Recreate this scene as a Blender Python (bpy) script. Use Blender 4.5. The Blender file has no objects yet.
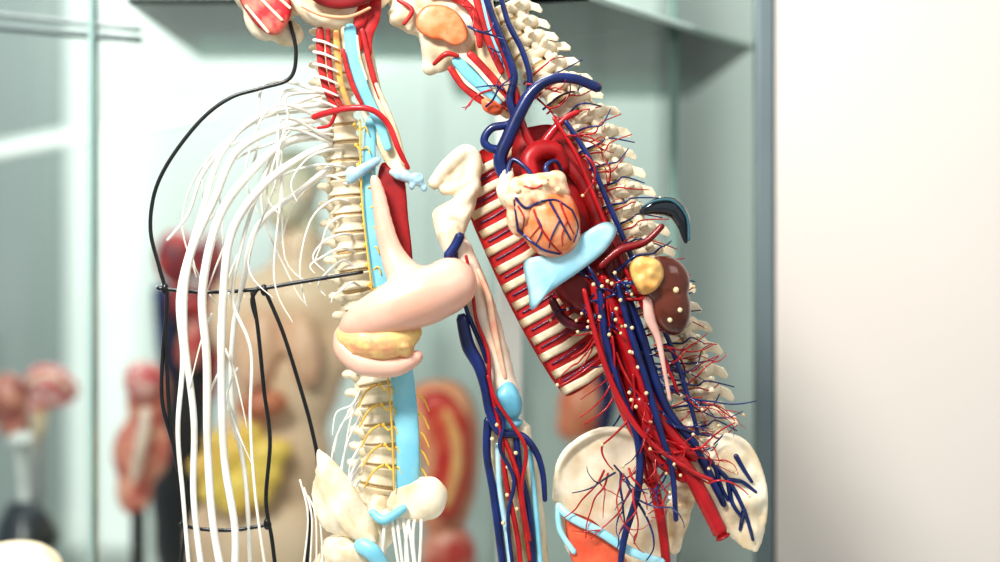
import bpy, math, random
from mathutils import Vector, Matrix, noise
from mathutils.bvhtree import BVHTree
random.seed(7)
K=0.001333; D=2.2; ZC=1.3
scene=bpy.context.scene
try:
    scene.view_settings.view_transform='Standard'
    scene.view_settings.look='Medium High Contrast'
except Exception: pass

def W(px,py,d=0.0):
    f=(D+d)/D
    return Vector(((px-500)*K*f, d, ZC+(281-py)*K*f))
def S(r,d=0.0): return r*K*(D+d)/D

# ---------------- materials ----------------
MATS={}
def mat(name,c1,c2=None,scale=30,rough=0.4,metal=0.0,bump=0.15,coat=0.12,emit=0):
    if name in MATS: return MATS[name]
    m=bpy.data.materials.new(name); m.use_nodes=True
    nt=m.node_tree; b=nt.nodes['Principled BSDF']
    b.inputs['Roughness'].default_value=rough
    b.inputs['Metallic'].default_value=metal
    b.inputs['Coat Weight'].default_value=coat
    if c2 is None: c2=tuple(x*0.8 for x in c1)
    tc=nt.nodes.new('ShaderNodeTexCoord')
    n=nt.nodes.new('ShaderNodeTexNoise'); n.inputs['Scale'].default_value=scale; n.inputs['Detail'].default_value=4
    r=nt.nodes.new('ShaderNodeValToRGB')
    r.color_ramp.elements[0].position=0.35; r.color_ramp.elements[0].color=(*c2,1)
    r.color_ramp.elements[1].position=0.6; r.color_ramp.elements[1].color=(*c1,1)
    nt.links.new(tc.outputs['Object'],n.inputs['Vector'])
    nt.links.new(n.outputs['Fac'],r.inputs['Fac'])
    nt.links.new(r.outputs['Color'],b.inputs['Base Color'])
    if bump:
        bp=nt.nodes.new('ShaderNodeBump'); bp.inputs['Strength'].default_value=bump; bp.inputs['Distance'].default_value=0.002
        nt.links.new(n.outputs['Fac'],bp.inputs['Height']); nt.links.new(bp.outputs['Normal'],b.inputs['Normal'])
    if emit:
        b.inputs['Emission Color'].default_value=(*c1,1); b.inputs['Emission Strength'].default_value=emit
    MATS[name]=m; return m
def glassmat(name,tint,gl=0.08):
    m=bpy.data.materials.new(name); m.use_nodes=True
    nt=m.node_tree; nt.nodes.clear()
    o=nt.nodes.new('ShaderNodeOutputMaterial'); t=nt.nodes.new('ShaderNodeBsdfTransparent'); t.inputs[0].default_value=(*tint,1)
    g=nt.nodes.new('ShaderNodeBsdfGlossy'); g.inputs['Roughness'].default_value=0.05
    f=nt.nodes.new('ShaderNodeFresnel'); f.inputs[0].default_value=1.3
    mx=nt.nodes.new('ShaderNodeMixShader')
    nt.links.new(f.outputs[0],mx.inputs[0]); nt.links.new(t.outputs[0],mx.inputs[1]); nt.links.new(g.outputs[0],mx.inputs[2])
    nt.links.new(mx.outputs[0],o.inputs[0]); return m
BONE=mat('bone_plastic',(.88,.76,.55),(.64,.45,.25),40)
BONEW=mat('bone_white',(.9,.82,.64),(.72,.57,.36),30)
NERVE=mat('nerve_white',(.87,.86,.8),(.76,.73,.64),20,bump=.05)
RED=mat('artery_red',(.48,.008,.014),(.32,.004,.008),25,.32,coat=.25)
DRED=mat('deep_red',(.26,.007,.009),(.13,.003,.006),25,.4,coat=.2)
MUSC=mat('muscle_red',(.54,.02,.018),(.33,.009,.011),60,.45)
CHEST=mat('chest_muscle_red',(.56,.018,.018),(.36,.009,.011),70,.6,coat=0)
NAVY=mat('vein_navy',(.009,.026,.15),(.005,.013,.07),25,.3,coat=.3)
LBLUE=mat('light_blue',(.22,.58,.73),(.3,.68,.79),25,.4)
PALEB=mat('pale_blue',(.55,.78,.84),(.4,.68,.78),30,.4)
ORANGE=mat('orange_flesh',(.88,.22,.07),(.86,.42,.22),45,.4)
PINK=mat('stomach_pink',(.88,.54,.42),(.83,.45,.33),14,.34,coat=.3,bump=.08)
SAND=mat('stomach_sand',(.88,.62,.24),(.78,.38,.2),60,.45,bump=1.0)
YEL=mat('nerve_yellow',(.86,.58,.1),(.78,.46,.08),25,.4)
BLACK=mat('black_wire',(.008,.008,.01),(.012,.012,.014),25,.35)
BROWN=mat('kidney_brown',(.13,.026,.01),(.065,.013,.006),18,.22,coat=.6)
GBLACK=mat('spleen_black',(.006,.01,.016),(.015,.022,.03),15,.12,coat=.8)
TAN=mat('adrenal_tan',(.88,.55,.2),(.8,.38,.1),60,.4)
BEAD=mat('bead_cream',(.86,.7,.45),(.78,.56,.26),20,.4)
METAL=mat('steel_rod',(.6,.6,.6),(.5,.5,.5),20,.3,1.0,bump=0)
SKIN=mat('torso_skin',(.86,.62,.45),(.8,.54,.37),8,.5)

# --------------- mesh builder ---------------
def crv(pts,sub=6,closed=False):
    n=len(pts); out=[]
    if n<3 and not closed:
        return [pts[0].lerp(pts[-1],i/sub) for i in range(sub+1)]
    rng=n if closed else n-1
    for i in range(rng):
        if closed: p0,p1,p2,p3=pts[(i-1)%n],pts[i],pts[(i+1)%n],pts[(i+2)%n]
        else: p0,p1,p2,p3=pts[max(i-1,0)],pts[i],pts[i+1],pts[min(i+2,n-1)]
        for j in range(sub):
            t=j/sub
            out.append(0.5*((2*p1)+(p2-p0)*t+(2*p0-5*p1+4*p2-p3)*t*t+(3*p1-p0-3*p2+p3)*t**3))
    if not closed: out.append(pts[-1].copy())
    return out
def interp(vals,t):
    x=t*(len(vals)-1); i=min(int(x),len(vals)-2); return vals[i]+(vals[i+1]-vals[i])*(x-i)
class MB:
    def __init__(s): s.v=[];s.f=[];s.m=[]
    def add(s,v,f,mi=0):
        o=len(s.v); s.v+=[tuple(x) for x in v]; s.f+=[tuple(i+o for i in q) for q in f]; s.m+=[mi]*len(f)
    def tube3(s,P,rad,mi=0,seg=8,sub=6,flat=1.0,cap=True,rough=0):
        C=crv(P,sub); n=len(C)
        if not isinstance(rad,(list,tuple)): rad=[rad,rad]
        R=[interp(rad,i/(n-1)) for i in range(n)]
        T=[(C[min(i+1,n-1)]-C[max(i-1,0)]).normalized() for i in range(n)]
        ref=Vector((0,-1,0))
        if abs(T[0].dot(ref))>.9: ref=Vector((1,0,0))
        A=(ref-T[0]*ref.dot(T[0])).normalized()
        rows=[]
        if cap:
            rows.append((C[0]-T[0]*R[0]*.7,T[0],R[0]*.55))
        for i in range(n): rows.append((C[i],T[i],R[i]))
        if cap: rows.append((C[-1]+T[-1]*R[-1]*.7,T[-1],R[-1]*.55))
        v=[];f=[]
        for c,t,r in rows:
            A=(A-t*A.dot(t)).normalized(); B=t.cross(A)
            for k in range(seg):
                a=2*math.pi*k/seg; rr=r
                if rough: rr*=1+rough*noise.noise((c+A*math.cos(a)*r+B*math.sin(a)*r)*60)
                v.append(c+B*math.cos(a)*rr+A*math.sin(a)*rr*flat)
        m=len(rows)
        for i in range(m-1):
            for k in range(seg):
                k2=(k+1)%seg; f.append((i*seg+k,i*seg+k2,(i+1)*seg+k2,(i+1)*seg+k))
        f.append(tuple(range(seg-1,-1,-1))); f.append(tuple((m-1)*seg+k for k in range(seg)))
        s.add(v,f,mi); return s
    def tube(s,pts,rad,mi=0,d=0,**kw):
        P=[W(p[0],p[1],(p[2] if len(p)>2 else d)) for p in pts]
        dd=P[0].y
        if not isinstance(rad,(list,tuple)): rad=[rad,rad]
        return s.tube3(P,[S(r,dd) for r in rad],mi,**kw)
    def ell3(s,c,r,rot=(0,0,0),mi=0,nz=0,ns=40,u=20,w=12):
        from mathutils import Euler
        M=Euler(rot).to_matrix(); v=[];f=[]
        v.append(c+M@Vector((0,0,r[2])))
        for i in range(1,w):
            th=math.pi*i/w
            for j in range(u):
                ph=2*math.pi*j/u
                q=Vector((math.sin(th)*math.cos(ph),math.sin(th)*math.sin(ph),math.cos(th)))
                p=Vector((q.x*r[0],q.y*r[1],q.z*r[2]))
                if nz: p*=1+nz*noise.noise((c+p)*ns)
                v.append(c+M@p)
        v.append(c+M@Vector((0,0,-r[2])))
        for j in range(u): f.append((0,1+j,1+(j+1)%u))
        for i in range(w-2):
            for j in range(u):
                a=1+i*u+j;b=1+i*u+(j+1)%u; f.append((a,a+u,b+u,b))
        L=len(v)-1
        for j in range(u): f.append((L,1+(w-2)*u+(j+1)%u,1+(w-2)*u+j))
        s.add(v,f,mi); return s
    def ell(s,px,py,rx,rz,ry=None,d=0,ang=0,mi=0,nz=0,ns=40,**kw):
        if ry is None: ry=min(rx,rz)
        return s.ell3(W(px,py,d),(S(rx,d),S(ry,d),S(rz,d)),(0,math.radians(ang),0),mi,nz,ns,**kw)
    def plate(s,outl,th,d=0,bulge=0,mi=0,rings=8,sub=5,center=None,nz=0,ns=30,sharp=False):
        P=[W(p[0],p[1],(p[2] if len(p)>2 else d)) for p in outl]
        th=S(th,d); bulge=S(bulge,d)
        C=P if sharp else crv(P,sub,True)
        if sharp:
            C=[]
            for i in range(len(P)):
                for j in range(sub): C.append(P[i].lerp(P[(i+1)%len(P)],j/sub))
        c=sum(C,Vector())/len(C)
        if center: c=W(*center)
        n=len(C); v=[];f=[]
        for side in (-1,1):
            base=len(v)
            v.append(c+Vector((0,side*th-bulge,0)))
            for i in range(1,rings+1):
                t=i/rings
                for q in C:
                    p=c.lerp(q,t); h=th*math.sqrt(max(0,1-t**6))
                    y=side*h-bulge*(1-t*t)
                    if nz: y+=S(nz)*noise.noise(p*ns)
                    v.append(p+Vector((0,y,0)))
            for j in range(n):
                j2=(j+1)%n
                q=(base,base+1+j,base+1+j2); f.append(q if side<0 else q[::-1])
                for i in range(rings-1):
                    a=base+1+i*n+j;b=base+1+i*n+j2
                    q=(a,a+n,b+n,b); f.append(q if side<0 else q[::-1])
        h=1+rings*n; o=1+(rings-1)*n
        for j in range(n):
            j2=(j+1)%n; f.append((o+j,h+o+j,h+o+j2,o+j2))
        s.add(v,f,mi); return s
    def box(s,x0,x1,y0,y1,z0,z1,mi=0):
        v=[Vector((x,y,z)) for x in (x0,x1) for y in (y0,y1) for z in (z0,z1)]
        s.add(v,[(0,1,3,2),(4,6,7,5),(0,4,5,1),(2,3,7,6),(0,2,6,4),(1,5,7,3)],mi); return s
def bvh(*mbs):
    v=[];f=[]
    for m in mbs:
        o=len(v); v+=m.v; f+=[tuple(i+o for i in q) for q in m.f]
    return BVHTree.FromPolygons(v,f)
CAM=Vector((0,-D,ZC))
def onto(B,pts,lift=.001,dflt=-.06):
    out=[]; C=crv([Vector((p[0],p[1],0)) for p in pts],5)
    for p in C:
        w=W(p.x,p.y,0); dr=(w-CAM).normalized()
        h=B.ray_cast(CAM,dr)
        out.append(h[0]-dr*lift if h[0] is not None else None)
    last=None
    for i in range(len(out)):
        if out[i] is None:
            nb=[q for q in out if q is not None]
            y=nb[0].y if nb else dflt
            p=C[i]; out[i]=W(p.x,p.y,(last.y if last is not None else y))
        last=out[i]
    return out

WL={}
def link(o,parent,loc):
    scene.collection.objects.link(o)
    if parent is not None:
        o.parent=parent; o.location=Vector(loc)-WL[parent.name]
    else: o.location=loc
    WL[o.name]=Vector(loc)
def obj(name,mb,mats,parent=None,remesh=0,smooth=True,label=None,category=None,kind=None,group=None,sm=4,bevel=0):
    if not isinstance(mats,(list,tuple)): mats=[mats]
    vs=[Vector(v) for v in mb.v]
    lo=Vector([min(v[i] for v in vs) for i in range(3)]);hi=Vector([max(v[i] for v in vs) for i in range(3)])
    c=(lo+hi)/2
    if parent is None: c.z=lo.z
    me=bpy.data.meshes.new(name); me.from_pydata([v-c for v in vs],[],mb.f)
    for m in mats: me.materials.append(m)
    me.polygons.foreach_set('material_index',mb.m)
    me.polygons.foreach_set('use_smooth',[smooth]*len(me.polygons))
    me.update()
    o=bpy.data.objects.new(name,me)
    if remesh:
        r=o.modifiers.new('r','REMESH'); r.mode='VOXEL'; r.voxel_size=remesh; r.use_smooth_shade=True
        q=o.modifiers.new('s','SMOOTH'); q.iterations=sm; q.factor=.6
    if bevel:
        b=o.modifiers.new('b','BEVEL'); b.width=bevel; b.segments=2
    link(o,parent,c)
    if label: o['label']=label
    if category: o['category']=category
    if kind: o['kind']=kind
    if group: o['group']=group
    return o
def empty(name,loc,label,category,parent=None):
    o=bpy.data.objects.new(name,None); o.empty_display_size=.05
    link(o,parent,loc)
    if label: o['label']=label
    if category: o['category']=category
    return o

# --------------- vertebra template ---------------
def vert_mesh(name,mt,spl=3.0,tr=1.85,tip=.2,lean=-.3):
    b=MB(); seg=20
    prof=[(.0,-.5),(.96,-.5),(1.06,-.44),(1.05,-.34),(.82,-.12),(.82,.12),(1.05,.34),(1.06,.44),(.96,.5),(0,.5)]
    v=[];f=[]
    for r,z in prof:
        for k in range(seg):
            a=2*math.pi*k/seg; x=math.cos(a)*r
            if x>.5: x=.5+(x-.5)*.5
            v.append(Vector((x,math.sin(a)*r*1.12,z)))
    for i in range(len(prof)-1):
        for k in range(seg):
            k2=(k+1)%seg; f.append((i*seg+k,i*seg+k2,(i+1)*seg+k2,(i+1)*seg+k))
    b.add(v,f)
    V=Vector
    for sg in (-1,1):
        b.tube3([V((.5,.5*sg,.15)),V((1.1,.7*sg,.1)),V((1.7,.2*sg,0))],[.4,.44,.4],sub=4)
        b.tube3([V((1.1,.6*sg,.1)),V((1.3,.6*sg+sg*(tr-.6)*.5,.2)),V((1.6,tr*sg,.25))],[.36,.27,tip],sub=4,seg=7)
        b.tube3([V((1.15,.6*sg,-.65)),V((1.25,.65*sg,.72))],[.32,.26],sub=3,seg=7)
    ln=spl-1.4
    pr=[(1.3,.38),(1.4+ln*.45,.14),(1.4+ln*.95,lean*.5+.02),(1.4+ln*1.04,lean-.12),(1.4+ln*.9,lean-.26),(1.4+ln*.45,-.44),(1.3,-.46)]
    v=[V((x,y,z)) for y in (-.17,.17) for x,z in pr]; m=len(pr)
    b.add(v,[tuple(range(m)),tuple(range(2*m-1,m-1,-1))]+[(i,m+i,m+(i+1)%m,(i+1)%m) for i in range(m)])
    me=bpy.data.meshes.new(name); me.from_pydata([tuple(x) for x in b.v],[],b.f)
    me.materials.append(mt); me.polygons.foreach_set('use_smooth',[True]*len(me.polygons)); me.update()
    return me
def disc_mesh(mt):
    b=MB(); b.ell3(Vector((0,0,0)),(.98,1.08,.24),u=16,w=8)
    me=bpy.data.meshes.new('disc'); me.from_pydata([tuple(x) for x in b.v],[],b.f)
    me.materials.append(mt); me.polygons.foreach_set('use_smooth',[True]*len(me.polygons)); me.update()
    return me
VM=vert_mesh('vertebra_mesh',BONEW,2.1,1.2,.26); VM2=vert_mesh('vertebra_mesh_long',BONEW,2.6,1.45,.18,-.6)
DM=disc_mesh(mat('disc_cartilage',(.7,.52,.28),(.55,.36,.17),30)); 
def spine(parent,pts,n,r0,r1,post,me,dm,jit=0):
    C=crv([W(*p) for p in pts],12); 
    L=[0]; rj=random.Random(4)
    for i in range(1,len(C)): L.append(L[-1]+(C[i]-C[i-1]).length)
    def at(s):
        s=max(0,min(L[-1],s))
        for i in range(1,len(L)):
            if L[i]>=s:
                t=(s-L[i-1])/(L[i]-L[i-1]+1e-9); return C[i-1].lerp(C[i],t),(C[i-1]-C[i]).normalized()
        return C[-1],(C[-2]-C[-1]).normalized()
    ws=[r0+(r1-r0)*i/(n-1) for i in range(n)]; tot=sum(ws); s=0
    out=[]
    for i in range(n):
        h=L[-1]*ws[i]/tot; c,t=at(s+h/2)
        pp=post+Vector((0,rj.uniform(-jit,jit),0))
        X=(pp-t*pp.dot(t)).normalized(); Y=t.cross(X)
        r=S(ws[i]); out.append((c,t,X,r)); xs=1+rj.uniform(-jit,jit)*.5
        M=Matrix.Identity(4)
        M.col[0][:3]=X*r*xs; M.col[1][:3]=Y*r; M.col[2][:3]=t*(h*.86); M.col[3][:3]=c-WL[parent.name]
        for nm,m_,pos in (('vertebra',me,s+h/2),('intervertebral_disc',dm,s+h)):
            c,_=at(pos); M.col[3][:3]=c-WL[parent.name]
            o=bpy.data.objects.new(nm,m_); scene.collection.objects.link(o); o.parent=parent; o.matrix_basis=M.copy()
            if nm=='vertebra':
                bv=o.modifiers.new('b','BEVEL'); bv.width=.0009; bv.segments=2; bv.limit_method='ANGLE'; bv.angle_limit=math.radians(50)
            WL[o.name]=c
        s+=h
    return out

# ======================= SETTING =======================
wallm=mat('wall_cream',(.75,.695,.645),(.735,.68,.63),1.2,.8,bump=0,coat=0)
backm=mat('wall_grey_green',(.74,.79,.76),(.7,.75,.72),.8,.8,bump=0,coat=0)
floorm=mat('floor_grey',(.35,.36,.34),(.3,.31,.3),3,.5,bump=0)
whitep=mat('white_panel',(.9,.95,.92),(.88,.93,.9),1,.6,bump=0,emit=.25)
darkp=mat('dark_panel',(.33,.38,.37),(.3,.35,.34),1,.6,bump=0)
midp=mat('mid_panel',(.46,.52,.49),(.42,.48,.455),1,.6,bump=0)
def sbox(name,x0,x1,y0,y1,z0,z1,m,**kw):
    return obj(name,MB().box(x0,x1,y0,y1,z0,z1),m,smooth=False,**kw)
sbox('floor',-4,4,-4,4.2,-.05,0,floorm,kind='structure')
sbox('wall_back',-4,4,4.0,4.1,0,3.2,backm,kind='structure')
xr=W(776,0,.5).x
sbox('wall_right',xr,4,.5,.62,0,3.2,wallm,kind='structure')
def xat(px,d): return W(px,0,d).x
def zat(py,d): return W(0,py,d).z
sbox('window_1',xat(40,3.95),xat(84,3.95),3.93,3.99,.3,3.1,whitep,kind='structure')
sbox('window_2',xat(98,3.95),xat(138,3.95),3.93,3.99,.3,3.1,whitep,kind='structure')
def cupboard(px0,px1,d,top,m,label,nd=2):
    x0,x1=xat(px0,d),xat(px1,d)
    e=empty('storage_cupboard',((x0+x1)/2,d+.2,0),label,'cupboard')
    obj('body',MB().box(x0,x1,d+.02,d+.42,0,top),m,e,smooth=False)
    w=(x1-x0)/nd
    for i in range(nd):
        dr=obj('door',MB().box(x0+i*w+.005,x0+(i+1)*w-.005,d,d+.019,.08,top-.03),m,e,smooth=False)
        obj('handle',MB().tube3([Vector((x0+i*w+.03,d-.02,1.0)),Vector((x0+i*w+.03,d-.02,1.15))],.006),METAL,dr)
cupboard(372,498,3.2,2.9,midp,'tall grey-green storage cupboard against the back wall')
cupboard(530,664,3.0,2.9,midp,'tall green-grey double storage cupboard behind the glass')
cupboard(-60,34,3.3,2.9,darkp,'tall dark teal storage cupboard beside the windows',2)

e=empty('reflection_streak',W(100,128,2.2),'added glowing white tube imitating a slanted light reflection, with slim backing','light_streak')  # glowing tube added to imitate a slanted light reflection
streakm=mat('streak_white',(.9,.93,.9),(.9,.93,.9),1,.4,bump=0,emit=.15)
obj('tube',MB().tube([(-10,154,2.2),(215,112,2.5)],5),streakm,e)
obj('backing',MB().tube([(-10,147,2.22),(215,105,2.52)],4,seg=4),backm,e)
obj('streak_cable',MB().tube3([W(100,125,2.3),Vector((W(100,0,2.3).x,2.3,3.2))],.004),METAL,e)

alum=mat('aluminium_light',(.72,.73,.69),(.68,.69,.65),3,.45,.1,bump=0)
alumd=mat('frame_grey_blue',(.2,.25,.265),(.17,.22,.235),3,.4,.2,bump=0)
gedge=mat('glass_edge_teal',(.34,.48,.45),(.3,.44,.41),3,.2,0,bump=0)
G1=glassmat('pane_glass',(.94,.97,.955)); G2=glassmat('shelf_glass',(.42,.53,.5))
cab=empty('display_cabinet',(0,.55,0),'tall glass display cabinet with aluminium posts and glass shelves','cabinet')
dc=.5
def post(px0,px1,m,d=dc,lab=None):
    obj('post',MB().box(xat(px0,d),xat(px1,d),d,d+.04,0,3.0),m,cab,smooth=False,label=lab,bevel=.003)
post(497,522,alum,lab='light aluminium post'); post(757,774,alumd,lab='grey-blue edge post')
post(670,678,gedge,.62,'teal glass edge post'); post(87,93,gedge,.5,'teal glass edge post')
post(-60,-40,alumd)
for a,b in ((-40,87),(93,497),(522,757)):
    obj('glass_pane',MB().box(xat(a,dc),xat(b,dc),dc+.015,dc+.021,.1,2.9),G1,cab,smooth=False)
obj('top_rail',MB().tube3([W(-60,22,.48),W(140,40,.52)],.006,seg=4).tube3([W(-60,8,.48),W(140,30,.52)],.004,seg=4),mat('rail_dark',(.1,.13,.13),(.08,.11,.11),2,.4),cab,smooth=False)
h=ZC+.411
mb=MB()
q=[(.132,.22),(.445,.744),(.42,1.5),(-.1,1.5),(-.1,.3)]
n=len(q)
mb.add([Vector((x,y,h)) for x,y in q]+[Vector((x,y,h+.01)) for x,y in q],[tuple(range(n))[::-1],tuple(range(n,2*n))]+[(i,(i+1)%n,n+(i+1)%n,n+i) for i in range(n)])
obj('glass_shelf',mb,G2,cab,smooth=False)
obj('shelf_edge',MB().tube3([Vector((.132,.215,h+.005)),Vector((.45,.742,h+.005))],.006,seg=4),mat('edge_pale',(.5,.62,.58),(.46,.58,.54)),cab,smooth=False)
mb=MB().box(xat(140,.7),-.12,.6,1.3,h+.06,h+.07)
obj('glass_shelf',mb,G2,cab,smooth=False)

pl=mat('plinth_white',(.7,.7,.67),(.65,.65,.62),2,.5,bump=0)
e=empty('display_plinth',(0,0,0),'low white display plinth carrying the two models','plinth')
obj('body',MB().box(-.5,.42,-.18,.2,0,.77),pl,e,smooth=False); obj('top',MB().box(-.52,.44,-.2,.22,.7701,.8),pl,e,smooth=False,bevel=.004)
e=empty('work_bench',(-.5,1.5,0),'white bench carrying smaller anatomical models','table')
obj('top',MB().box(-1.6,.4,1.0,2.1,.51,.54),pl,e,smooth=False)
for x in (-1.55,.33):
    for y in (1.05,2.0): obj('leg',MB().box(x,x+.04,y,y+.04,0,.51),METAL,e,smooth=False)
BZ=.541
def stand(parent,px,d,ztop,r=.012,m=METAL,base=.09):
    x=xat(px,d); obj('stand',MB().tube3([Vector((x,d,BZ+.02)),Vector((x,d,ztop))],r).tube3([Vector((x,d,BZ+.001)),Vector((x,d,BZ+.012))],base,seg=20,cap=False),m,parent)

# ======================= BACKGROUND MODELS =======================
d=1.15
e=empty('torso_model',Vector((xat(280,d),d,BZ)),'beige anatomical torso with pale head and open yellow belly','anatomical model')
mb=MB()
mb.ell(300,250,26,34,24,d=d); mb.ell(300,305,62,44,40,d=d,ang=10); mb.ell(340,330,28,48,30,d=d); mb.ell(236,318,30,46,28,d=d)
mb.ell(288,372,56,75,42,d=d,ang=5); mb.ell(270,460,62,70,44,d=d,ang=5); mb.ell(262,540,78,60,50,d=d)
mb.ell(262,576,76,52,50,d=d)
obj('body',mb,SKIN,e,remesh=.012,sm=6)
hb=MB(); hb.ell(292,182,30,34,30,d=d-.02).ell(284,208,22,22,24,d=d-.04).ell(302,226,20,26,20,d=d).ell(263,196,6,9,7,d=d-.06)
obj('head',hb,mat('cream_head',(.88,.8,.64),(.82,.7,.52),14),e,remesh=.008)
obj('ear',MB().ell(306,192,5,9,5,d=d-.11),SKIN,e)
mb=MB()
for i in range(16):
    a=i*.8; rr=10+i*1.9
    mb.ell(240+math.cos(a)*rr*1.2,473+math.sin(a)*rr*1.1,15,13,14,d=d-.12,nz=.1)
obj('intestines',mb,mat('intestine_yellow',(.92,.64,.14),(.86,.48,.1),10,.5),e,remesh=.01)
obj('lung',MB().ell(258,352,22,42,16,d=d-.09,ang=10).ell(305,350,18,40,16,d=d-.09,ang=-8),mat('lung_rose',(.84,.52,.36),(.78,.44,.3)),e,remesh=.01)
obj('red_organ',MB().ell(262,405,26,14,14,d=d-.12,ang=-10),mat('liver_bg',(.6,.2,.1),(.5,.14,.08)),e)
d=1.6
e=empty('muscle_figure_model',Vector((xat(180,d),d,BZ)),'dark figure model with red muscle head and shoulder','anatomical model')
mb=MB(); mb.ell(186,400,26,120,24,d=d,ang=4).ell(184,500,34,60,26,d=d).ell(188,535,36,60,26,d=d).tube([(178,300),(166,380),(158,470)],[12,9,7],d=d)
obj('body',mb,mat('dark_cloth',(.012,.012,.016)),e,remesh=.012)
mb=MB(); mb.ell(176,258,22,28,20,d=d-.02).ell(186,305,32,18,22,d=d-.02).tube([(204,300),(216,350),(210,400)],[10,8,6],d=d-.03).ell(212,262,14,30,12,d=d-.02)
obj('head',mb,mat('muscle_bg',(.5,.04,.03),(.05,.015,.04),30),e,remesh=.01)
obj('red_chest',MB().ell(192,345,14,26,10,d=d-.09,ang=8,nz=.2,ns=20),mat('muscle_bg2',(.55,.04,.04),(.7,.3,.25),30),e)
obj('shoulder_band',MB().tube([(160,290),(164,345),(168,380)],[8,8,5],d=d-.07),NAVY,e)
d=1.25
e=empty('hand_muscle_model',Vector((xat(145,d),d,BZ)),'pink and red muscle model tapering on a stand','anatomical model')
mb=MB(); mb.ell(148,395,22,34,18,d=d,ang=8).ell(142,450,30,38,18,d=d,ang=12).ell(134,490,19,27,14,d=d)
obj('body',mb,mat('pink_bg',(.85,.42,.3),(.55,.08,.07),34),e,remesh=.01)
obj('cap',MB().ell(142,380,19,20,14,d=d-.05),mat('rose_bg',(.6,.03,.06),(.88,.6,.55),40),e)
obj('pale_tendon',MB().tube([(146,410,d-.08),(142,440,d-.09),(134,480,d-.07)],[5,7,4]),mat('tendon_bg',(.88,.7,.6)),e)
stand(e,138,d,zat(500,d),.015,BLACK)
d=1.4
e=empty('brain_model',Vector((xat(52,d),d,BZ)),'red and white brain section model on stand','anatomical model')
mb=MB(); mb.ell(50,386,28,22,20,d=d,ang=15,nz=.15,ns=30).ell(32,402,14,15,14,d=d)
obj('hemisphere',mb,mat('brain_red',(.62,.02,.05),(.9,.65,.6),44),e,remesh=.008)
obj('white_rim',MB().tube([(26,384,d-.06),(48,374,d-.1),(72,390,d-.06)],[3,3,3]),BONEW,e)
obj('brain_stem',MB().tube([(42,405),(38,430),(36,450)],[9,7,5],d=d),BONE,e)
stand(e,38,d,zat(440,d))
e=empty('head_section_model',Vector((xat(5,d),d,BZ)),'brownish pink head section model with white jaw','anatomical model')
mb=MB(); mb.ell(8,398,22,26,20,d=d-.22).ell(14,424,16,16,14,d=d-.22)
obj('head',mb,mat('head_bg',(.55,.25,.18),(.25,.05,.05),34),e,remesh=.008)
obj('jaw',MB().ell(22,440,14,9,12,d=d-.24).tube([(20,445),(24,490),(26,530)],[6,5,7],d=d-.22),mat('jaw_white',(.75,.8,.78)),e)
obj('stand',MB().tube([(24,520,d-.22),(26,540,d-.22)],[26,34]).tube3([W(25,540,d-.22),Vector((xat(25,d-.22),d-.22,BZ+.03))],.03),mat('stand_dark',(.02,.03,.04)),e)
d=1.1
e=empty('kidney_section_model',Vector((xat(445,d),d,BZ)),'tan and red kidney section model on stand','anatomical model')
obj('body',MB().plate([(404,400),(424,382),(456,382),(474,404),(480,450),(474,500),(458,534),(432,540),(418,505),(424,470),(410,435)],16,d=d,bulge=8),mat('tan_section',(.88,.42,.24),(.78,.25,.14),20),e)
mb=MB(); mb.plate([(420,400),(446,392),(468,424),(470,478),(450,522),(430,500),(436,450)],6,d=d-.052)
obj('red_core',mb,mat('red_section',(.6,.02,.02),(.75,.12,.06),18),e)
mb=MB().tube([(446,412,d-.065),(456,440,d-.068),(456,475,d-.068),(446,505,d-.065)],[4,6,6,4],flat=.5)
obj('pale_pelvis',mb,mat('section_yellow',(.88,.5,.2),(.82,.36,.15),20),e)
obj('lower_block',MB().ell(448,556,28,34,18,d=d),mat('red_section2',(.55,.04,.03),(.8,.4,.3),18),e)
stand(e,450,d,zat(560,d))
d=1.2
e=empty('ear_section_model',Vector((xat(590,d),d,BZ)),'flesh coloured section model with red and blue vessels','anatomical model')
mb=MB(); mb.ell(583,408,26,30,18,d=d).ell(604,388,16,22,12,d=d).ell(572,425,16,18,14,d=d)
obj('body',mb,mat('flesh_bg',(.9,.42,.26),(.7,.12,.06),20),e,remesh=.008)
obj('blue_vessel',MB().tube([(600,372),(608,400),(602,435)],[7,9,7],d=d-.07),NAVY,e)
stand(e,590,d,zat(410,d))
d=.35
mb=MB(); mb.ell(15,575,52,34,40,d=d,nz=.1,ns=12); mb.ell(-20,590,40,30,30,d=d)
e=empty('pelvis_bone_model',Vector((xat(10,d),d,0)),'white plastic bone model with rounded top','anatomical model')
obj('body',mb,BONEW,e,remesh=.008)
obj('stand',MB().tube3([Vector((xat(10,d),d,.03)),W(10,585,d)],.03).tube3([Vector((xat(10,d),d,.0)),Vector((xat(10,d),d,.02))],.15,seg=20,cap=False),METAL,e)

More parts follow.
